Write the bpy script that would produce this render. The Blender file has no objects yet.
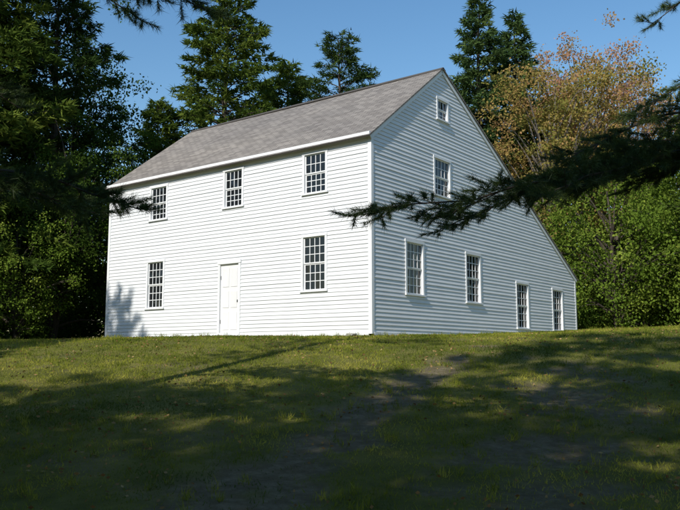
import bpy, math, numpy as np
from mathutils import Vector
rng=np.random.default_rng(7)
scene=bpy.context.scene
scene.view_settings.view_transform='Standard'; scene.view_settings.look='None'; scene.view_settings.exposure=0

# ---------------------------------------------------------------- helpers
def nrm(v):
    v=np.asarray(v,float); return v/np.maximum(np.linalg.norm(v,axis=-1,keepdims=True),1e-9)
def smooth(a,b,x):
    t=np.clip((x-a)/(b-a),0,1); return t*t*(3-2*t)
_tab=np.random.default_rng(3).random((256,256))
def vnoise(x,y,s=1.0,o=0):
    x=np.asarray(x,float)*s+o*17.3+500; y=np.asarray(y,float)*s+o*9.7+500
    xi=np.floor(x).astype(int); yi=np.floor(y).astype(int); fx=x-xi; fy=y-yi
    fx=fx*fx*(3-2*fx); fy=fy*fy*(3-2*fy)
    g=lambda i,j:_tab[i%256,j%256]
    return (g(xi,yi)*(1-fx)+g(xi+1,yi)*fx)*(1-fy)+(g(xi,yi+1)*(1-fx)+g(xi+1,yi+1)*fx)*fy
def fbm(x,y,s,o=0):
    return .5*vnoise(x,y,s,o)+.27*vnoise(x,y,s*2.1,o+1)+.15*vnoise(x,y,s*4.3,o+2)+.08*vnoise(x,y,s*9,o+3)

class MB:
    def __init__(s): s.v=[];s.f=[];s.n=0;s.m=[];s.t=[]
    def add(s,verts,faces,mat=0,tint=None):
        verts=np.asarray(verts,float).reshape(-1,3); faces=np.asarray(faces,int)
        s.v.append(verts); s.f.append(faces+s.n); s.n+=len(verts)
        s.m.append(np.full(len(faces),mat)); 
        s.t.append(np.full(len(verts),.5) if tint is None else np.asarray(tint,float))
    def tube(s,pts,rad,sides=7,mat=0):
        pts=np.asarray(pts,float); n=len(pts); tan=nrm(np.gradient(pts,axis=0))
        ref=np.array([0,0,1.]) if abs(tan[0][2])<.9 else np.array([1.,0,0])
        a=nrm(np.cross(tan,ref)); b=np.cross(tan,a); th=np.linspace(0,2*math.pi,sides,endpoint=False)
        r=np.asarray(rad,float)[:,None,None]
        ring=pts[:,None,:]+r*(np.cos(th)[None,:,None]*a[:,None,:]+np.sin(th)[None,:,None]*b[:,None,:])
        i=np.arange(n-1)[:,None]*sides; j=np.arange(sides)[None,:]; k=(j+1)%sides
        f=np.stack([i+j,i+k,i+sides+k,i+sides+j],-1).reshape(-1,4)
        s.add(ring.reshape(-1,3),f,mat)
    def blades(s,c,d,n,length,width,spread,mat=1,tint=None,jit=0.0,r=rng,leaf=False):
        c=np.repeat(c,n,0); d=np.repeat(d,n,0); N=len(c)
        t=np.repeat(tint if tint is not None else r.random(N//n),n)
        t=np.clip(t*.65+r.random(N)*.35,0,1)
        if jit: c=c+r.normal(0,jit,(N,3))
        dd=nrm(d+spread*r.normal(0,1,(N,3))); sd=nrm(np.cross(dd,r.normal(0,1,(N,3))))
        L=(length*r.uniform(.6,1.2,N))[:,None]; W=(width*r.uniform(.7,1.2,N))[:,None]
        if leaf:
            v=np.stack([c,c+dd*L*.5+sd*W,c+dd*L,c+dd*L*.5-sd*W],1)
            s.add(v.reshape(-1,3),np.arange(4*N).reshape(N,4),mat,np.repeat(t,4))
        else:
            v=np.stack([c-sd*W,c+sd*W,c+dd*L],1)
            s.add(v.reshape(-1,3),np.arange(3*N).reshape(N,3),mat,np.repeat(t,3))
    def mesh(s,name,mats,smoothsh=False):
        me=bpy.data.meshes.new(name)
        V=np.concatenate(s.v); me.vertices.add(len(V)); me.vertices.foreach_set('co',V.ravel())
        ls=[];tot=[]
        for f in s.f: ls.append(f.ravel()); tot.append(np.full(len(f),f.shape[1]))
        ls=np.concatenate(ls); tot=np.concatenate(tot)
        me.loops.add(len(ls)); me.loops.foreach_set('vertex_index',ls.astype(np.int32))
        me.polygons.add(len(tot)); st=np.concatenate([[0],np.cumsum(tot)[:-1]])
        me.polygons.foreach_set('loop_start',st.astype(np.int32)); me.polygons.foreach_set('loop_total',tot.astype(np.int32))
        me.polygons.foreach_set('material_index',np.concatenate(s.m).astype(np.int32))
        at=me.attributes.new('tint','FLOAT','POINT'); at.data.foreach_set('value',np.concatenate(s.t).astype(np.float32))
        for m in mats: me.materials.append(m)
        me.update(calc_edges=True)
        me.polygons.foreach_set('use_smooth',np.full(len(tot),bool(smoothsh))); me.update()
        return me
def obj(name,me,parent=None,loc=(0,0,0),rz=0,sc=1):
    o=bpy.data.objects.new(name,me); scene.collection.objects.link(o); o.location=loc; o.rotation_euler=(0,0,rz)
    o.scale=(sc,)*3 if np.isscalar(sc) else sc
    if parent: o.parent=parent
    return o

# ---------------------------------------------------------------- materials
def newmat(name):
    m=bpy.data.materials.new(name); m.use_nodes=True; nt=m.node_tree; nt.nodes.clear()
    out=nt.nodes.new('ShaderNodeOutputMaterial'); return m,nt,out
def N(nt,t,**k):
    n=nt.nodes.new(t)
    for a,b in k.items(): setattr(n,a,b)
    return n
def ramp(nt,fac,stops):
    r=N(nt,'ShaderNodeValToRGB'); e=r.color_ramp.elements
    while len(e)<len(stops): e.new(.5)
    for i,(p,c) in enumerate(stops): e[i].position=p; e[i].color=(*c,1)
    nt.links.new(fac,r.inputs[0]); return r.outputs[0]
def noise(nt,scale,detail=4,vec=None,rough=.6):
    n=N(nt,'ShaderNodeTexNoise'); n.inputs['Scale'].default_value=scale; n.inputs['Detail'].default_value=detail; n.inputs['Roughness'].default_value=rough
    if vec: nt.links.new(vec,n.inputs['Vector'])
    return n.outputs['Fac']
def objco(nt,scale=None):
    t=N(nt,'ShaderNodeTexCoord').outputs['Object']
    if scale:
        m=N(nt,'ShaderNodeMapping'); m.inputs['Scale'].default_value=scale; nt.links.new(t,m.inputs[0]); return m.outputs[0]
    return t
def leafmat(name,stops,trans=.3,gloss=0):
    m,nt,out=newmat(name)
    a=N(nt,'ShaderNodeAttribute',attribute_name='tint'); col=ramp(nt,a.outputs['Fac'],stops)
    d=N(nt,'ShaderNodeBsdfDiffuse'); t=N(nt,'ShaderNodeBsdfTranslucent'); nt.links.new(col,d.inputs[0]); nt.links.new(col,t.inputs[0])
    mx=N(nt,'ShaderNodeMixShader'); mx.inputs[0].default_value=trans; nt.links.new(d.outputs[0],mx.inputs[1]); nt.links.new(t.outputs[0],mx.inputs[2])
    last=mx
    if gloss:
        g=N(nt,'ShaderNodeBsdfGlossy'); g.inputs['Roughness'].default_value=.45; g.inputs[0].default_value=(.8,.85,.8,1)
        m2=N(nt,'ShaderNodeMixShader'); m2.inputs[0].default_value=gloss; nt.links.new(mx.outputs[0],m2.inputs[1]); nt.links.new(g.outputs[0],m2.inputs[2]); last=m2
    nt.links.new(last.outputs[0],out.inputs[0]); return m
def prin(name,colfn,rough=.8,bumpfn=None,bstr=.3,bdist=.02,spec=.3):
    m,nt,out=newmat(name); p=N(nt,'ShaderNodeBsdfPrincipled'); p.inputs['Roughness'].default_value=rough
    p.inputs['Specular IOR Level'].default_value=spec
    c=colfn(nt)
    if isinstance(c,tuple): p.inputs['Base Color'].default_value=(*c,1)
    else: nt.links.new(c,p.inputs['Base Color'])
    if bumpfn:
        b=N(nt,'ShaderNodeBump'); b.inputs['Strength'].default_value=bstr; b.inputs['Distance'].default_value=bdist
        nt.links.new(bumpfn(nt),b.inputs['Height']); nt.links.new(b.outputs[0],p.inputs['Normal'])
    nt.links.new(p.outputs[0],out.inputs[0]); return m

bark=prin('bark',lambda nt:ramp(nt,noise(nt,6,6,objco(nt,(1,1,.25))),[(.3,(.03,.024,.018)),(.7,(.11,.09,.07))]),.95,lambda nt:noise(nt,9,5,objco(nt,(1,1,.2))),.6,.03)
pale_bark=prin('pale_bark',lambda nt:ramp(nt,noise(nt,5,6,objco(nt,(1,1,.4))),[(.3,(.09,.075,.06)),(.7,(.24,.21,.18))]),.95)
M_pine=leafmat('pine_needles',[(0,(.018,.036,.010)),(.55,(.040,.072,.018)),(1,(.10,.135,.035))],.25)
M_wpine=leafmat('long_pine_needles',[(0,(.026,.050,.014)),(.55,(.06,.10,.024)),(1,(.17,.21,.05))],.2,.03)
M_hem=leafmat('hemlock_foliage',[(0,(.028,.055,.012)),(.5,(.085,.13,.022)),(1,(.22,.26,.045))],.3)
M_spr=leafmat('spruce_foliage',[(0,(.025,.055,.022)),(.5,(.065,.11,.035)),(1,(.14,.19,.05))],.25)
M_dark=leafmat('dark_leaf_foliage',[(0,(.02,.042,.008)),(.6,(.06,.105,.016)),(1,(.16,.22,.035))],.35)
M_green=leafmat('green_leaf_foliage',[(0,(.06,.105,.014)),(.5,(.145,.22,.030)),(1,(.30,.36,.06))],.35)
M_aut=leafmat('autumn_leaf_foliage',[(0,(.24,.20,.08)),(.35,(.42,.27,.12)),(.65,(.52,.28,.18)),(1,(.58,.34,.27))],.4)
M_aut2=leafmat('turning_leaf_foliage',[(0,(.15,.18,.04)),(.4,(.27,.24,.06)),(.7,(.43,.28,.10)),(1,(.50,.27,.15))],.4)
M_grass=leafmat('grass_blades',[(0,(.07,.105,.018)),(.4,(.21,.24,.033)),(.75,(.44,.41,.075)),(1,(.58,.50,.15))],.35)
M_fallen=leafmat('fallen_leaf',[(0,(.07,.04,.02)),(.5,(.20,.12,.05)),(1,(.42,.30,.14))],.1)

white=prin('white_paint',lambda nt:ramp(nt,noise(nt,1.3,7,objco(nt,(1,1,3))),[(.25,(.65,.67,.695)),(.6,(.73,.745,.765))]),.55,lambda nt:noise(nt,14,4,objco(nt,(1,1,4))),.15,.01)
trim=prin('white_trim_paint',lambda nt:ramp(nt,noise(nt,3,5),[(.3,(.71,.72,.73)),(.6,(.77,.78,.79))]),.5)
doorp=prin('door_paint',lambda nt:ramp(nt,noise(nt,3,5),[(.3,(.70,.70,.70)),(.6,(.75,.75,.76))]),.5)
def roofcol(nt):
    u=N(nt,'ShaderNodeUVMap'); b=N(nt,'ShaderNodeTexBrick'); b.offset=.5
    nt.links.new(u.outputs[0],b.inputs[0]); b.inputs['Scale'].default_value=1; b.inputs['Brick Width'].default_value=.30; b.inputs['Row Height'].default_value=.14
    b.inputs['Mortar Size'].default_value=.010; b.inputs['Color1'].default_value=(.185,.168,.154,1); b.inputs['Color2'].default_value=(.30,.275,.25,1); b.inputs['Mortar'].default_value=(.09,.082,.075,1)
    mx=N(nt,'ShaderNodeMixRGB',blend_type='MULTIPLY'); mx.inputs[0].default_value=.7
    nt.links.new(b.outputs[0],mx.inputs[1]); nt.links.new(ramp(nt,noise(nt,1.2,8,None,.7),[(.3,(.70,.70,.72)),(.7,(1.15,1.12,1.06))]),mx.inputs[2]); return mx.outputs[0]
roofm=prin('weathered_shingles',roofcol,.92,lambda nt:noise(nt,45,4),.5,.01)
stone=prin('granite',lambda nt:ramp(nt,noise(nt,7,6),[(.3,(.20,.195,.18)),(.7,(.42,.40,.37))]),.9,lambda nt:noise(nt,10,6),.5,.03)
glass=prin('window_glass',lambda nt:(.012,.014,.016),.04,None,spec=.4)
dark=prin('dark_interior',lambda nt:(.02,.02,.02),.9)
iron=prin('dark_iron',lambda nt:(.04,.04,.04),.5)

# ---------------------------------------------------------------- terrain
_Y=np.linspace(-60,120,1801)
_P=np.interp(_Y,[-60,0,5,8,10,12,14,16,18,19.5,21,23,120],[-1.9,-1.64,-1.60,-1.42,-1.14,-.82,-.48,-.15,.18,.39,.53,.60,.60])
_P=np.convolve(np.pad(_P,15,mode='edge'),np.hanning(31)/np.hanning(31).sum(),'valid')
def dirtmask(x,y):
    c1=np.interp(y,[5,8,10,12,15,18,20],[-2.2,-1.1,-.4,.4,1.6,3.0,3.7]); w1=.62+.15*smooth(14,8,y)
    m1=np.exp(-((x-c1)/w1)**2)*smooth(20.5,16,y)*.95
    c2=np.interp(y,[5,8,11,13,15,17,20],[1.2,2.0,3.0,3.7,4.4,4.9,5.2]); w2=1.1
    m2=np.exp(-((x-c2)/w2)**2)*smooth(17.5,13.5,y)*.66
    m3=smooth(9.2,6.6,y)*.55*smooth(-3,1,x)
    n=fbm(x,y,1.6,5)
    return np.clip((np.maximum.reduce([m1,m2,m3])+ (n-.5)*1.6-.24)*1.7,0,.86)
def H(x,y):
    x=np.asarray(x,float);y=np.asarray(y,float)
    z=np.interp(y,_Y,_P)
    z=z+.31*smooth(1,12,x)*smooth(11,22,y)-.15*smooth(-3,-11,x)*smooth(10,20,y)*smooth(28,23,y)
    z=z+.09*(fbm(x,y,.33,2)-.5)*smooth(60,25,np.abs(y))+.035*(fbm(x,y,1.7,8)-.5)
    z=z-.03*dirtmask(x,y)
    return z
def axis(lo,hi,step,far):
    a=np.arange(lo,hi+step/2,step); g=[];d=step;p=hi
    while p<far: d*=1.25;p+=d;g.append(p)
    g2=[];d=step;p=lo
    while p>-far: d*=1.25;p-=d;g2.append(p)
    return np.concatenate([g2[::-1],a,g])
gx=axis(-14,15,.12,600); gy=axis(4,25,.12,600)
X,Y=np.meshgrid(gx,gy); Z=H(X,Y); nx=len(gx);ny=len(gy)
i=np.arange(ny-1)[:,None]*nx+np.arange(nx-1)[None,:]
mb=MB(); mb.add(np.stack([X,Y,Z],-1).reshape(-1,3),np.stack([i,i+1,i+nx+1,i+nx],-1).reshape(-1,4),0,dirtmask(X,Y).ravel())
def groundcol(nt):
    co=objco(nt); a=N(nt,'ShaderNodeAttribute',attribute_name='tint')
    g=ramp(nt,noise(nt,1.1,8,co,.65),[(.25,(.07,.08,.018)),(.5,(.15,.15,.035)),(.75,(.27,.23,.07))])
    d=ramp(nt,noise(nt,5,9,co,.75),[(.25,(.08,.06,.032)),(.5,(.17,.135,.085)),(.78,(.34,.28,.19))])
    mx=N(nt,'ShaderNodeMixRGB'); nt.links.new(a.outputs['Fac'],mx.inputs[0]); nt.links.new(g,mx.inputs[1]); nt.links.new(d,mx.inputs[2]); return mx.outputs[0]
gm=prin('grassy_ground',groundcol,.95,lambda nt:noise(nt,9,9,objco(nt),.75),.9,.07,.1)
obj('ground',mb.mesh('ground',[gm],True))

# grass blades
r=np.random.default_rng(11)
n=660000; x=r.uniform(-15,16,n); y=4.5+20.5*r.random(n)**1.05
dm=dirtmask(x,y); keep=(r.random(n)>dm)&(r.random(n)<.30+.9*fbm(x,y,2.3,4))
x=x[keep];y=y[keep]; z=H(x,y)-.006; n=len(x)
tn=np.clip((fbm(x,y,.55,6)-.25)*1.2+.18*(r.random(n)-.5)+.6*(fbm(x,y,3.3,9)-.5),0,1)
hgt=(.022+.055*r.random(n)**2)*(.4+1.3*fbm(x,y,1.1,3))
c=np.stack([x,y,z],1); dd=nrm(np.stack([r.normal(0,.55,n),r.normal(0,.55,n),np.ones(n)],1)); sd=nrm(np.cross(dd,r.normal(0,1,(n,3))))
W=(r.uniform(.003,.0065,n)*(1+.05*(y-6)))[:,None]
mb=MB(); mb.add(np.stack([c-sd*W,c+sd*W,c+dd*hgt[:,None]],1).reshape(-1,3),np.arange(3*n).reshape(n,3),0,np.repeat(tn,3))
n=1400; tx=r.uniform(-12,14,n); ty=r.uniform(6.5,23,n); k=fbm(tx,ty,.9,15)>.47; tx=tx[k];ty=ty[k]
mb.blades(np.stack([tx,ty,H(tx,ty)],1),np.tile([[0,0,1.]],(len(tx),1)),30,.11,.0045,.42,0,np.clip(r.normal(.3,.18,len(tx)),0,1),.035,r)
obj('grass',mb.mesh('grass',[M_grass]))
# fallen leaves
n=9000; x=r.uniform(-12,14,n); y=r.uniform(5,23,n); k=fbm(x,y,.6,12)>r.uniform(.3,.65,n); x=x[k];y=y[k];n=len(x)
mb=MB(); mb.blades(np.stack([x,y,H(x,y)+.028],1),nrm(np.stack([r.normal(0,1,n),r.normal(0,1,n),r.normal(0,.15,n)],1)),1,.06,.02,.15,0,r.random(n),r=r,leaf=True)
obj('fallen_leaves',mb.mesh('fallen_leaves',[M_fallen]))

# ---------------------------------------------------------------- the meetinghouse
BASE=.65; L=11.75; D=15.0; HE=5.6; HR=8.62; XR=3.98; HB=2.67
house=bpy.data.objects.new('white_saltbox_house',None); scene.collection.objects.link(house)
house.location=(.87,21.65,BASE); house.rotation_euler=(0,0,math.radians(52.6))
front=[(2.01,4.10,5.40,.95,4,5),(5.38,4.07,5.38,.92,4,5),(9.02,4.04,5.30,.95,4,5),(2.03,1.22,2.92,.97,4,6),(9.08,.97,2.68,.95,4,6)]
door=(5.49,.06,2.40,1.0)
gable=[(4.0,6.88,7.65,.76,3,3),(3.91,4.37,5.67,1.08,4,5),(2.2,1.14,2.80,1.05,4,6),(5.87,1.1,2.81,1.08,4,6),(9.68,.36,2.12,1.10,4,6),(13.0,.36,2.10,1.10,4,6)]
back=[(3,1.0,2.2,.9,4,4),(8.5,1.0,2.2,.9,4,4)]
far=[(3.91,4.37,5.67,1.05,4,5),(2.2,1.14,2.80,1.05,4,6),(5.87,1.1,2.81,1.05,4,6)]
class Wall:
    def __init__(s,O,A,Nn): s.O=np.array(O,float);s.A=np.array(A,float);s.N=np.array(Nn,float)
    def P(s,a,n,z): return s.O+s.A*a+s.N*n+np.array([0,0,z])
    def box(s,mb,a0,a1,z0,z1,n0,n1,mat=0):
        v=[s.P(a,n,z) for z in (z0,z1) for (a,n) in ((a0,n0),(a1,n0),(a1,n1),(a0,n1))]
        mb.add(v,[(0,3,2,1),(4,5,6,7),(0,1,5,4),(1,2,6,5),(2,3,7,6),(3,0,4,7)],mat)
def prof(z):
    xl=0 if z<=HE else (z-HE)*XR/(HR-HE); xr=D if z<=HB else XR+(HR-z)*(D-XR)/(HR-HB); return xl,xr
def clap(w,mb,rng_fn,top,openings,brks):
    exp=.118; nco=int(math.ceil(top/exp)); rr=np.random.default_rng(5)
    for c in range(nco):
        z0=c*exp; z1=min(top,z0+exp)
        off=rr.normal(0,.002)
        bz={z0,z1}
        for o in openings:
            for zz in (o[1]+.05,o[2]-.05):
                if z0<zz<z1: bz.add(zz)
        for b in brks:
            if z0<b<z1: bz.add(b)
        bz=sorted(bz)
        for za,zb in zip(bz[:-1],bz[1:]):
            a=rng_fn(za+1e-5); b=rng_fn(zb-1e-5)
            na=.026-.021*(za-z0)/exp+off; nb=.026-.021*(zb-z0)/exp+off
            cuts=sorted([(o[0]-o[3]/2+.05,o[0]+o[3]/2-.05) for o in openings if o[1]+.05<(za+zb)/2<o[2]-.05])
            segs=[];s0=(a[0],b[0])
            for c0,c1 in cuts: segs.append((s0,(c0,c0))); s0=(c1,c1)
            segs.append((s0,(a[1],b[1])))
            for (p0,p1),(q0,q1) in segs:
                if q0-p0<.01: continue
                mb.add([w.P(p0,na,za),w.P(q0,na,za),w.P(q1,nb,zb),w.P(p1,nb,zb)],[(0,1,2,3)],0)
                if za==z0: mb.add([w.P(p0,.003,za),w.P(q0,.003,za),w.P(q0,na,za),w.P(p0,na,za)],[(0,1,2,3)],0)
def window(w,tm,gl,o,rr):
    a,z0,z1,W,cols,rows=o; a0=a-W/2;a1=a+W/2; cw=.08
    w.box(tm,a0,a0+cw,z0+.05,z1-.08,-.05,.040); w.box(tm,a1-cw,a1,z0+.05,z1-.08,-.05,.040)
    w.box(tm,a0-.012,a1+.012,z1-.08,z1,-.05,.048); w.box(tm,a0-.03,a1+.03,z0,z0+.05,-.05,.075)
    i0=a0+cw;i1=a1-cw;j0=z0+.05;j1=z1-.08; st=.035
    for q in (0,1):
        jm=(j0+j1)/2; b0,b1=(jm,j1) if q else (j0,jm); n=-.005 if q else -.03
        w.box(tm,i0,i0+st,b0,b1,n-.03,n); w.box(tm,i1-st,i1,b0,b1,n-.03,n)
        w.box(tm,i0+st,i1-st,b0,b0+st,n-.03,n-.001); w.box(tm,i0+st,i1-st,b1-st,b1,n-.03,n-.001)
        rq=rows-rows//2 if q==0 else rows//2
        g0=i0+st;g1=i1-st;h0=b0+st;h1=b1-st
        for k in range(1,cols): 
            ac=g0+(g1-g0)*k/cols; w.box(tm,ac-.011,ac+.011,h0,h1,n-.028,n-.004)
        for k in range(1,rq):
            zc=h0+(h1-h0)*k/rq; w.box(tm,g0,g1,zc-.010,zc+.010,n-.027,n-.006)
        for ci in range(cols):
            for ri in range(rq):
                p0=g0+(g1-g0)*ci/cols;p1=g0+(g1-g0)*(ci+1)/cols;q0=h0+(h1-h0)*ri/rq;q1=h0+(h1-h0)*(ri+1)/rq
                t1,t2,t3=rr.normal(0,.0030,3)
                gl.add([w.P(p0,n-.02+t1,q0),w.P(p1,n-.02+t2,q0),w.P(p1,n-.02+t3,q1),w.P(p0,n-.02+t1+t3-t2,q1)],[(0,1,2,3)],0)
walls=[('front',Wall((0,0,0),(0,1,0),(-1,0,0)),lambda z:(0,L),HE,front+[door+(0,0)],[]),
       ('gable',Wall((0,0,0),(1,0,0),(0,-1,0)),prof,HR,gable,[HE,HB]),
       ('rear',Wall((D,0,0),(0,1,0),(1,0,0)),lambda z:(0,L),HB,back,[]),
       ('far_gable',Wall((0,L,0),(1,0,0),(0,1,0)),prof,HR,far,[HE,HB])]
rr=np.random.default_rng(21)
for nm,w,fn,top,ops,br in walls:
    mb=MB(); clap(w,mb,fn,top,ops,br); obj(nm+'_clapboard_wall',mb.mesh(nm+'_wall',[white]),house)
    tm=MB();gl=MB()
    for o in ops:
        if o[4]: window(w,tm,gl,o,rr)
    if nm in('front','rear'):
        t=HE-.02 if nm=='front' else HB-.05
        w.box(tm,-.031,.09,-.02,t,.001,.036); w.box(tm,L-.09,L+.031,-.02,t,.001,.036)
        w.box(tm,.09,L-.09,-.06,.03,.001,.038)
    else:
        w.box(tm,-.001,.08,-.02,HE-.02,.001,.032); w.box(tm,D-.08,D+.001,-.02,HB-.05,.001,.032)
        w.box(tm,.08,D-.08,-.06,.03,.001,.038)
    obj(nm+'_window_frames_and_trim',tm.mesh(nm+'_trim',[trim]),house); obj(nm+'_window_glass',gl.mesh(nm+'_glass',[glass]),house)
tm=MB(); wf=walls[0][1]; wr=walls[2][1]
wf.box(tm,.09,L-.09,HE-.20,HE-.03,.002,.045); wf.box(tm,-.06,L+.06,HE-.07,HE+.015,.047,.17)
wr.box(tm,.09,L-.09,HB-.16,HB-.03,.002,.045); wr.box(tm,-.06,L+.06,HB-.07,HB+.0,.047,.16)
def slab(mb,x0,z0,x1,z1,y0,y1,lo,hi,mat=0):
    d=nrm(np.array([x1-x0,z1-z0])); n=np.array([-d[1],d[0]]); n=n if n[1]>0 else -n
    v=[]
    for yy in (y0,y1):
        for (xx,zz),h in (((x0,z0),lo),((x1,z1),lo),((x1,z1),hi),((x0,z0),hi)):
            v.append((xx+n[0]*h,yy,zz+n[1]*h))
    mb.add(v,[(0,1,2,3),(4,7,6,5),(0,4,5,1),(1,5,6,2),(2,6,7,3),(3,7,4,0)],mat)
for y0,y1 in ((-.055,-.022),(L+.022,L+.055)):
    slab(tm,-.12,HE-.12*.759,XR,HR,y0,y1,-.12,-.002); slab(tm,XR,HR,D+.12,HB-.12*.54,y0,y1,-.12,-.002)
obj('cornice_and_rake_boards',tm.mesh('cornice',[trim]),house)
def roofsheet(x0,z0,x1,z1,name):
    nu=40;nv=24; u=np.linspace(-.09,L+.09,nu); v=np.linspace(0,1,nv)
    U,V=np.meshgrid(u,v); ln=math.hypot(x1-x0,z1-z0)
    d=nrm(np.array([x1-x0,z1-z0])); nn=np.array([-d[1],d[0]]); nn=nn if nn[1]>0 else -nn
    s=-.035*np.sin(np.pi*np.clip(U/L,0,1))*np.sin(np.pi*V*.5+.3)+.012*(fbm(U,V*ln,.8,3)-.5)
    vs=[]
    for h in (0,.045):
        vs.append(np.stack([x0+(x1-x0)*V+nn[0]*(h+s),U,z0+(z1-z0)*V+nn[1]*(h+s)],-1).reshape(-1,3))
    i=(np.arange(nv-1)[:,None]*nu+np.arange(nu-1)[None,:]).ravel(); F=np.stack([i,i+1,i+nu+1,i+nu],-1); o=nu*nv
    fs=[F+o,F[:,::-1]]
    def strip(a): a=np.asarray(a); return np.stack([a[:-1],a[1:],a[1:]+o,a[:-1]+o],-1)
    fs+= [strip(np.arange(nu)),strip(np.arange(nu)+(nv-1)*nu),strip(np.arange(nv)*nu),strip(np.arange(nv)*nu+nu-1)]
    mb=MB(); mb.add(np.concatenate(vs),np.concatenate(fs),0); me=mb.mesh(name,[roofm])
    uvl=me.uv_layers.new(name='UVMap'); uvv=np.tile(np.stack([U,V*ln],-1).reshape(-1,2),(2,1))
    idx=np.zeros(len(me.loops),np.int32); me.loops.foreach_get('vertex_index',idx); uvl.data.foreach_set('uv',uvv[idx].ravel().astype(np.float32))
    obj(name,me,house)
roofsheet(-.20,HE-.20*.759+.004,XR,HR+.004,'front_roof_slope'); roofsheet(D+.2,HB-.2*.54+.004,XR+.0,HR+.006,'rear_roof_slope')
mb=MB(); slab(mb,XR-.14,HR-.14*.759+.052,XR,HR+.053,-.095,L+.095,0,.022); slab(mb,XR,HR+.053,XR+.14,HR-.14*.54+.052,-.095,L+.095,0,.022)
obj('ridge_cap',mb.mesh('ridge_cap',[roofm]),house)
mb=MB(); zl=-.6
pr=[(.12,zl),(D-.12,zl),(D-.12,HB-.12),(XR,HR-.15),(.12,HE-.12)]
v=[(x,.12,z) for x,z in pr]+[(x,L-.12,z) for x,z in pr]
mb.add(v,[(0,1,6,5),(1,2,7,6),(2,3,8,7),(3,4,9,8),(4,0,5,9)],0)
mb.add(v[:5],[(0,1,2,3,4)],0); mb.add(v[5:],[(0,1,2,3,4)],0)
obj('interior_core',mb.mesh('core',[dark]),house)
tm=MB(); a,z0,z1,W=door; w=wf
w.box(tm,a-W/2,a-W/2+.09,z0,z1-.11,-.05,.040); w.box(tm,a+W/2-.09,a+W/2,z0,z1-.11,-.05,.040); w.box(tm,a-W/2-.02,a+W/2+.02,z1-.11,z1,-.05,.055)
obj('door_casing',tm.mesh('door_casing',[trim]),house)
tm=MB(); d0=a-W/2+.09;d1=a+W/2-.09
w.box(tm,d0,d1,z0,z1-.11,-.05,-.020)
for k in range(2):
    for (p,q) in ((.14,.70),(.84,1.36),(1.50,z1-.11-z0-.14)):
        m=(d0+d1)/2; s0=d0+.09 if k==0 else m+.04; s1=m-.04 if k==0 else d1-.09
        w.box(tm,s0,s1,z0+p,z0+q,-.021,-.008)
obj('door_leaf',tm.mesh('door',[doorp]),house)
tm=MB(); w.box(tm,d0+.03,d0+.06,1.05,1.13,-.021,.03); w.box(tm,d1-.012,d1-.001,.4,.52,-.02,-.008); w.box(tm,d1-.012,d1-.001,1.8,1.92,-.02,-.008); obj('door_hardware',tm.mesh('hardware',[iron]),house)
mb=MB(); rr=np.random.default_rng(2)
for w,ln in ((wf,L),(walls[1][1],D),(wr,L),(walls[3][1],D)):
    a0=.0
    while a0<ln:
        a1=min(ln,a0+rr.uniform(.5,1.3)); w.box(mb,a0+.012,a1-.008,-.7,-.065-rr.uniform(0,.02),-.25,rr.uniform(-.03,.0)); a0=a1
obj('stone_underpinning',mb.mesh('underpinning',[stone]),house)
mb=MB(); wf.box(mb,4.85,6.15,-.4,.0,.06,.75); me=mb.mesh('doorstep',[stone]); o=obj('granite_doorstep',me,house)
bv=o.modifiers.new('b','BEVEL'); bv.width=.03; bv.segments=2
def rock(c,s,seed):
    bpy.ops.mesh.primitive_ico_sphere_add(subdivisions=3,radius=1); o=bpy.context.object; q=np.random.default_rng(seed); off=q.uniform(0,50)
    for v in o.data.vertices:
        p=v.co; k=1+.5*(fbm(np.array([p.x+off]),np.array([p.y+p.z*1.7]),1.1,1)[0]-.5)*1.6
        v.co=Vector((p.x*k*s[0],p.y*k*s[1],max(-.5,min(.55,p.z*k))*s[2]))
    o.location=c; o.rotation_euler=(0,0,q.uniform(0,6)); o.name='field_stone'; o.data.materials.append(stone)
rock((.30,21.6,float(H(.30,21.6))+.02),(.26,.16,.12),0)

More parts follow.
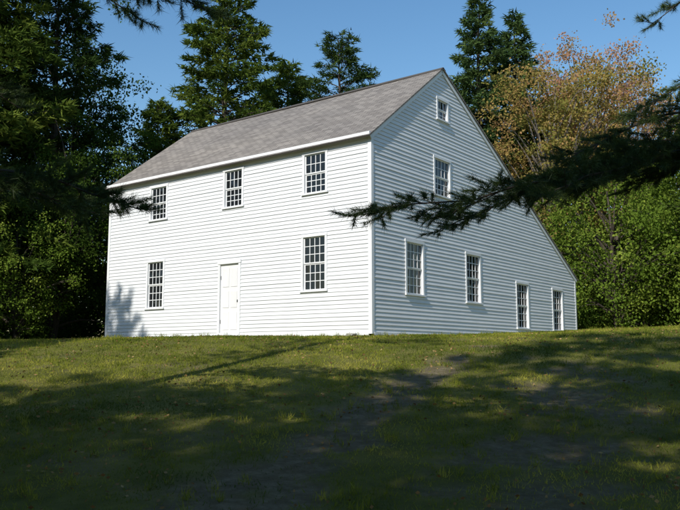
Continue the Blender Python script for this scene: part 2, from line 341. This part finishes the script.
# ---------------------------------------------------------------- trees
def trunkpts(h,lean,r,n=10):
    z=np.linspace(-.5,h,n); return np.stack([lean[0]*z/h+.08*np.sin(z*.7+r.uniform(0,6)),lean[1]*z/h+.08*np.cos(z*.6+r.uniform(0,6)),z],1)
def conifer(seed,h,clear,rad,nb,mat,blen=.34,bw=.045,dens=6.5,up=.15,sparse=.0,shape=1.0,nper=6,trunk=.018):
    r=np.random.default_rng(seed); mb=MB(); tp=trunkpts(h,r.normal(0,.25,2),r); 
    mb.tube(tp,np.interp(tp[:,2],[-.5,h],[h*trunk,.02]),8,0)
    C=[];Dn=[];T=[]
    for b in range(nb):
        f=(b+r.random())/nb; z=clear+(h-clear)*f**.92
        prof_=(1-f)**shape*(.55+.45*min(1,f*6)) ; Lb=rad*prof_*r.uniform(.55,1.15)+.25
        if r.random()<sparse: continue
        az=b*2.39996+r.normal(0,.4); e=up+(.5*f)-.15*(1-f)+r.normal(0,.1)
        dirh=np.array([math.cos(az),math.sin(az),0]); s=np.linspace(0,1,6)
        base=np.array([np.interp(z,tp[:,2],tp[:,0]),np.interp(z,tp[:,2],tp[:,1]),z])
        P=base+dirh*(s*Lb)[:,None]+np.array([0,0,1])*(e*Lb*s-.38*Lb*s**2+.16*Lb*s**3)[:,None]
        if Lb>.8: mb.tube(P,np.linspace(.012*Lb+.012,.006,6),4,0)
        m=max(4,int(Lb*dens*r.uniform(.8,1.2)*1.6)); q=r.uniform(.15,1,m)**.7
        pc=np.stack([np.interp(q,s,P[:,k]) for k in range(3)],1)
        side=np.array([-dirh[1],dirh[0],0]); wd=.38*Lb*(1.12-q)*r.choice([-1,1],m)*r.uniform(.1,1,m)
        pc=pc+side*wd[:,None]+np.array([0,0,-.10])*np.abs(wd)[:,None]+r.normal(0,.05,(m,3))
        C.append(pc); Dn.append(nrm(dirh*.8+side*np.sign(wd)[:,None]*.6+np.array([0,0,-.05]))); t=r.normal(.42,.2)+.15*(q-.5); T.append(t)
    C=np.concatenate(C);Dn=np.concatenate(Dn);T=np.clip(np.concatenate(T),0,1)
    mb.blades(C,Dn,nper,blen,bw,.55,1,T,.07,r)
    return mb.mesh('conifer',[bark,mat])
def broadleaf(seed,h,clear,rad,nclump,mat,leaf=.17,per=170,crad=.75,flat=1.0,lw=.32,bk=None):
    r=np.random.default_rng(seed); mb=MB(); tp=trunkpts(h*.8,r.normal(0,.5,2),r); mb.tube(tp,np.interp(tp[:,2],[-.5,h*.8],[h*.017,.04]),8,0)
    cz=(h+clear)/2; hz=(h-clear)/2
    d=nrm(r.normal(0,1,(nclump,3))); rho=r.uniform(.3,1.0,nclump)**.6
    lob=1+.28*np.sin(3*np.arctan2(d[:,1],d[:,0])+r.uniform(0,6))*np.cos(4*d[:,2]+r.uniform(0,6))
    cc=d*(rho*lob)[:,None]*np.array([rad,rad*flat,hz])+np.array([tp[-1,0]*.7,tp[-1,1]*.7,cz])
    cr=crad*r.uniform(.55,1.25,nclump)
    for k in range(nclump):
        t0=r.uniform(.25,.85)*min(1,max(.05,(cc[k,2])/(h*.8))); b0=np.array([np.interp(t0*h*.8,tp[:,2],tp[:,j]) for j in range(3)])
        if k%2==0:
            s=np.linspace(0,1,5)[:,None]; P=b0+(cc[k]-b0)*s+np.array([0,0,.12])*np.sin(s*math.pi)*np.linalg.norm(cc[k]-b0); mb.tube(P,np.linspace(.03+.008*h*.4,.012,5),4,0)
    nl=(per*(cr/crad)**2).astype(int); idx=np.repeat(np.arange(nclump),nl); M=len(idx)
    dd=nrm(r.normal(0,1,(M,3))); rr_=r.random(M)**.45
    p=cc[idx]+dd*(cr[idx]*rr_)[:,None]*np.array([1.15,1.15,.8])*(1+.3*r.normal(0,1,(M,1)))
    ct=np.clip(r.normal(.48,.2,nclump),0,1)
    ld=nrm(dd*.5+r.normal(0,.7,(M,3))+np.array([0,0,-.25]))
    mb.blades(p,ld,1,leaf,leaf*lw,.2,1,ct[idx],0,r,leaf=True)
    return mb.mesh('broadleaf',[bk or bark,mat])

def place(name,me,x,y,rz=0,sc=1,z=None,parent=None):
    return obj(name,me,parent,(x,y,float(H(x,y))-.1 if z is None else z),rz,sc)

hemA=conifer(1,22.5,3,5.4,250,M_hem,.42,.055,6.5,.1,.12,.62,6)
hemB=conifer(2,18,1,4.6,210,M_hem,.42,.055,6.5,.1,.10,.62,6)
sprA=conifer(3,21,2,4.2,260,M_spr,.36,.05,7.5,.2,.05,.8,6)
sprB=conifer(4,18,2,3.7,230,M_spr,.36,.05,7.5,.2,.05,.85,6)
pinA=conifer(5,19,4.5,4.8,140,M_pine,.36,.035,7,.3,.08,.55,8)
pinB=conifer(6,17,3.5,4.4,130,M_pine,.36,.035,7,.3,.08,.55,8)
pinC=conifer(15,18,4.0,4.4,66,M_pine,.36,.045,8,.3,.10,.5,9,.012)
darkA=broadleaf(7,19,1.0,4.6,190,M_dark,.19,150,.85)
darkB=broadleaf(8,14,.3,4.0,160,M_dark,.18,150,.8)
greA=broadleaf(9,9.5,-.3,3.8,150,M_green,.17,150,.75)
greB=broadleaf(10,12,-.2,3.8,150,M_green,.17,150,.75)
autA=broadleaf(11,20,7,4.4,130,M_aut,.18,120,.65,bk=pale_bark)
autB=broadleaf(12,16.5,3,3.6,130,M_aut2,.18,140,.7,bk=pale_bark)

# behind the house, left to right
place('hemlock_tree',hemA,-6.9,46,.4); place('hemlock_tree',hemB,-10.8,45,2,.80)
place('hemlock_tree',hemB,-3.4,52,4,1.08); place('pine_tree',pinA,-.2,51,1,1.08); place('pine_tree',pinB,2.6,56,3,1.02)
place('spruce_tree',sprA,7.9,46,0,1.0); place('spruce_tree',sprB,10.6,47,2,1.12); place('spruce_tree',sprB,5.6,50,4,.9)
place('maple_tree',autA,15.4,48,0,1.0); place('maple_tree',autB,11.9,42,1,.98); place('maple_tree',autB,14.6,45,3,1.05); place('maple_tree',autA,20.5,54,2,.98); place('maple_tree',autA,12.4,49,4,.85)
place('birch_tree',greA,13.4,38,0,.95); place('birch_tree',greA,17.2,37,2,1.05); place('birch_tree',greB,15.8,41,3,.85); place('birch_tree',greB,19.8,41,5,1.0); place('birch_tree',greA,12.0,41.5,1,.8)
place('hemlock_tree',hemB,17.9,34.0,2,.85); place('spruce_tree',sprB,20.5,36,2,1.05)
# left of the house
place('hemlock_tree',hemB,-14.8,32,0,1.05); place('oak_tree',darkA,-17.2,37,2,1.1); place('pine_tree',pinB,-13.0,35,1,1.05)
place('oak_tree',darkB,-11.7,32.5,3,.70); place('hemlock_tree',hemB,-14.6,28.5,4,.62); place('oak_tree',darkA,-14.2,41,4,.94); place('hemlock_tree',hemA,-17.5,31,4,1.0); place('oak_tree',darkB,-12.0,41,4,.84)
place('birch_tree',greA,-12.4,30.5,1,.60)
# undergrowth closing the wood edge
ug=MB(); r=np.random.default_rng(77)
for (x0,y0,x1,y1,nn,hh) in ((-34,40,-9,42.5,150,2.2),(-30,32,-12.5,36,110,1.6),(-18,26,-12.5,33,50,1.0),(9,46,40,44,190,2.6),(-12,55,12,58,120,3.0),(11.5,40,30,36,60,1.7)):
    t=r.random(nn); cx=x0+(x1-x0)*t+r.normal(0,.6,nn); cy=y0+(y1-y0)*t+r.normal(0,1,nn); cz=.4+hh*r.random(nn)
    M=150; dd=nrm(r.normal(0,1,(nn*M,3))); p=np.repeat(np.stack([cx,cy,cz],1),M,0)+dd*(r.random(nn*M)**.4)[:,None]*np.array([.95,.95,.7])
    p[:,2]=np.maximum(p[:,2],.45+.1*r.random(len(p)))
    ug.blades(p,nrm(dd+r.normal(0,.6,dd.shape)),1,.2,.07,.2,0,np.repeat(np.clip(r.normal(.4,.2,nn),0,1),M),0,r,leaf=True)
obj('undergrowth',ug.mesh('undergrowth',[M_dark]))
# out of frame to the left: shade the wood edge and the foot of the front wall
place('pine_tree',pinA,-20.5,24,0,1.0)
place('pine_tree',pinB,-16.0,14.2,2,.86); place('hemlock_tree',hemB,-13.2,10.8,4,.62)
# pines behind and beside the photographer that shade the bank
for k,(x,y,me,s) in enumerate([(-22,-5,pinB,1.0),(-17,-7.5,pinC,1.08),(-13,-6.5,pinC,.98),(-9.5,-8,pinB,1.04),(-5,-7,pinC,1.1),(-1,-8,pinB,1.15),(-11.5,-1,pinC,.70),(3,-7,pinB,1.05),(-5.5,-2.5,pinC,1.12),(7,-4,pinB,.9),(-4,-12,pinA,1.2),(-9,-3.5,pinC,.8),(7.5,1,pinB,.66),(-9.5,4,pinB,.55),(9.8,5.5,pinB,.7)]):
    place('pine_tree',me,x,y,k*1.3,s)
# distant wood
wood=bpy.data.objects.new('distant_treeline',None); scene.collection.objects.link(wood)
r=np.random.default_rng(44); meshes=[hemB,sprB,darkA,pinB,greB,darkB]
for k in range(38):
    a=-1.0+2.0*(k+r.random())/38; dist=r.uniform(62,80); m=meshes[r.integers(0,6)]
    obj('tree',m,wood,(a*dist*.9,dist*.97,.3),r.uniform(0,6),r.uniform(.70,.92) )

# foreground white pines with long needles
def wpine(name,loc,height,branches,seed):
    r=np.random.default_rng(seed); mb=MB(); tp=trunkpts(height,r.normal(0,.2,2),r,12); mb.tube(tp,np.interp(tp[:,2],[-.5,height],[.24,.05]),10,0)
    C=[];Dn=[];T=[]
    up=np.array([0,0,1.])
    for (b0,b1,droop,wid,nside) in branches:
        b0=np.array(b0)-loc;b1=np.array(b1)-loc; s=np.linspace(0,1,14)[:,None]; ln=np.linalg.norm(b1-b0)
        P=b0+(b1-b0)*s+up*droop*np.sin(math.pi*s)+np.cumsum(r.normal(0,.012*ln,(14,3)),0)*np.sin(s*math.pi)
        mb.tube(P,np.linspace(.014*ln**.5+.010,.006,14),6,0)
        main=nrm(b1-b0); side=nrm(np.cross(main,up)); nside=int(nside*1.35)
        for k in range(nside):
            q=.18+.82*(k+r.random()*.8)/nside; p=np.array([np.interp(q,s[:,0],P[:,j]) for j in range(3)])
            sg=1 if k%2 else -1; l2=wid*(1.12-q)**.6*r.uniform(.5,1.15)*(.5+.5*min(1,q*3))
            d2=nrm(main*r.uniform(.5,1.0)+side*sg*r.uniform(.5,1.0)+up*r.normal(-.08,.30))
            s2=np.linspace(0,1,6)[:,None]; Q=p+d2*l2*s2+up*l2*(-.12*s2+.16*s2**2); mb.tube(Q,np.linspace(.008,.003,6),4,0)
            n3=max(3,int(l2*10)); sid2=nrm(np.cross(d2,up)); tb=np.clip(r.normal(.45,.25),0,1)
            for m in range(n3):
                u=.15+.85*(m+r.random())/n3; p3=np.array([np.interp(u,s2[:,0],Q[:,j]) for j in range(3)])
                d3=nrm(d2+sid2*(1 if m%2 else -1)*r.uniform(.4,1.)+up*r.normal(.10,.32)); l3=r.uniform(.10,.30)
                mb.tube(np.array([p3,p3+d3*l3*.5,p3+d3*l3]),[.0035,.003,.002],3,0)
                nt_=max(3,int(l3/.032)); uu=(np.arange(nt_)+1)/nt_
                C.append(p3+d3*(l3*uu)[:,None]); Dn.append(np.repeat(d3[None],nt_,0)); T.append(np.clip(tb+.25*(uu-.5),0,1))
    C=np.concatenate(C);Dn=np.concatenate(Dn);T=np.concatenate(T)
    mb.blades(C,Dn,20,.115,.0030,.62,1,T,.008,r)
    return obj(name,mb.mesh('white_pine',[bark,M_wpine]),None,tuple(loc))
z=float(H(8.2,11)); locR=np.array([8.2,11,z])
wpine('white_pine_tree',locR,14,[
 ((8.2,11,3.6),(.30,9.6,1.80),.26,1.0,58),
 ((8.2,11,3.3),(1.4,10.4,1.72),.25,.85,46),
 ((8.2,11,3.0),(2.4,9.2,1.90),.2,.95,38),
 ((8.2,11,3.9),(2.3,10.3,2.15),.35,.9,38),
 ((8.2,11,4.3),(3.0,10.6,2.6),.3,.85,32),
 ((8.2,11,5.0),(4.3,11.5,3.6),.2,.7,20),
 ((8.2,11,6.2),(5.0,12.2,5.3),.2,.7,16),
 ((8.2,11,6),(12,13,6),.3,1.2,14),((8.2,11,8),(5.6,8,8.4),.3,1.2,14),((8.2,11,10),(11,10,10.5),.3,1.2,14),((8.2,11,11),(7,14,11.5),.3,1.2,14)],31)
z=float(H(-6.6,8.5)); locL=np.array([-6.6,8.5,z])
wpine('white_pine_tree',locL,13,[
 ((-6.6,8.5,5.0),(-1.55,9.2,4.15),.25,.7,34),
 ((-6.6,8.5,5.4),(-2.0,8.4,4.05),.25,.7,30),
 ((-6.6,8.5,5.0),(-2.6,9.6,4.3),.25,.8,26),
 ((-6.6,8.5,2.4),(-2.35,9.2,1.72),.15,.5,30),
 ((-6.6,8.5,2.2),(-2.8,8.6,1.6),.15,.55,26),
 ((-6.6,8.5,2.2),(-3.0,9.6,1.75),.15,.55,24),
 ((-6.6,8.5,3.6),(-3.9,9.3,3.0),.15,.6,16),
 ((-6.6,8.5,7),(-5,12,7.4),.3,1.2,14),((-6.6,8.5,8),(-9,6,8.4),.3,1.2,14),((-6.6,8.5,10),(-4.6,7,10.5),.3,1.2,14)],32)

# ---------------------------------------------------------------- light, sky, camera
el=math.radians(36); sd=Vector((-.50,-.866,0)).normalized()
S=Vector((sd.x*math.cos(el),sd.y*math.cos(el),math.sin(el)))
sun=bpy.data.lights.new('sun','SUN'); sun.energy=4.8; sun.angle=math.radians(.53); sun.color=(1,.95,.86)
so=bpy.data.objects.new('sun',sun); scene.collection.objects.link(so); so.rotation_euler=S.to_track_quat('Z','Y').to_euler()
w=bpy.data.worlds.new('World'); scene.world=w; w.use_nodes=True; nt=w.node_tree
sky=nt.nodes.new('ShaderNodeTexSky'); sky.sky_type='NISHITA'; sky.sun_disc=False; sky.sun_elevation=el; sky.sun_rotation=math.atan2(S.x,S.y); sky.air_density=1.35; sky.dust_density=.2; sky.ozone_density=3.0
hs=nt.nodes.new('ShaderNodeHueSaturation'); hs.inputs['Saturation'].default_value=1.2; nt.links.new(sky.outputs[0],hs.inputs['Color'])
bg=nt.nodes['Background']; bg.inputs[1].default_value=.14; nt.links.new(hs.outputs[0],bg.inputs[0])
cam=bpy.data.cameras.new('camera'); cam.sensor_width=36; cam.lens=36*792/680; cam.clip_end=3000; cam.clip_start=.05
co=bpy.data.objects.new('camera',cam); scene.collection.objects.link(co); co.location=(0,0,0); co.rotation_euler=(math.radians(97.34),0,0); scene.camera=co
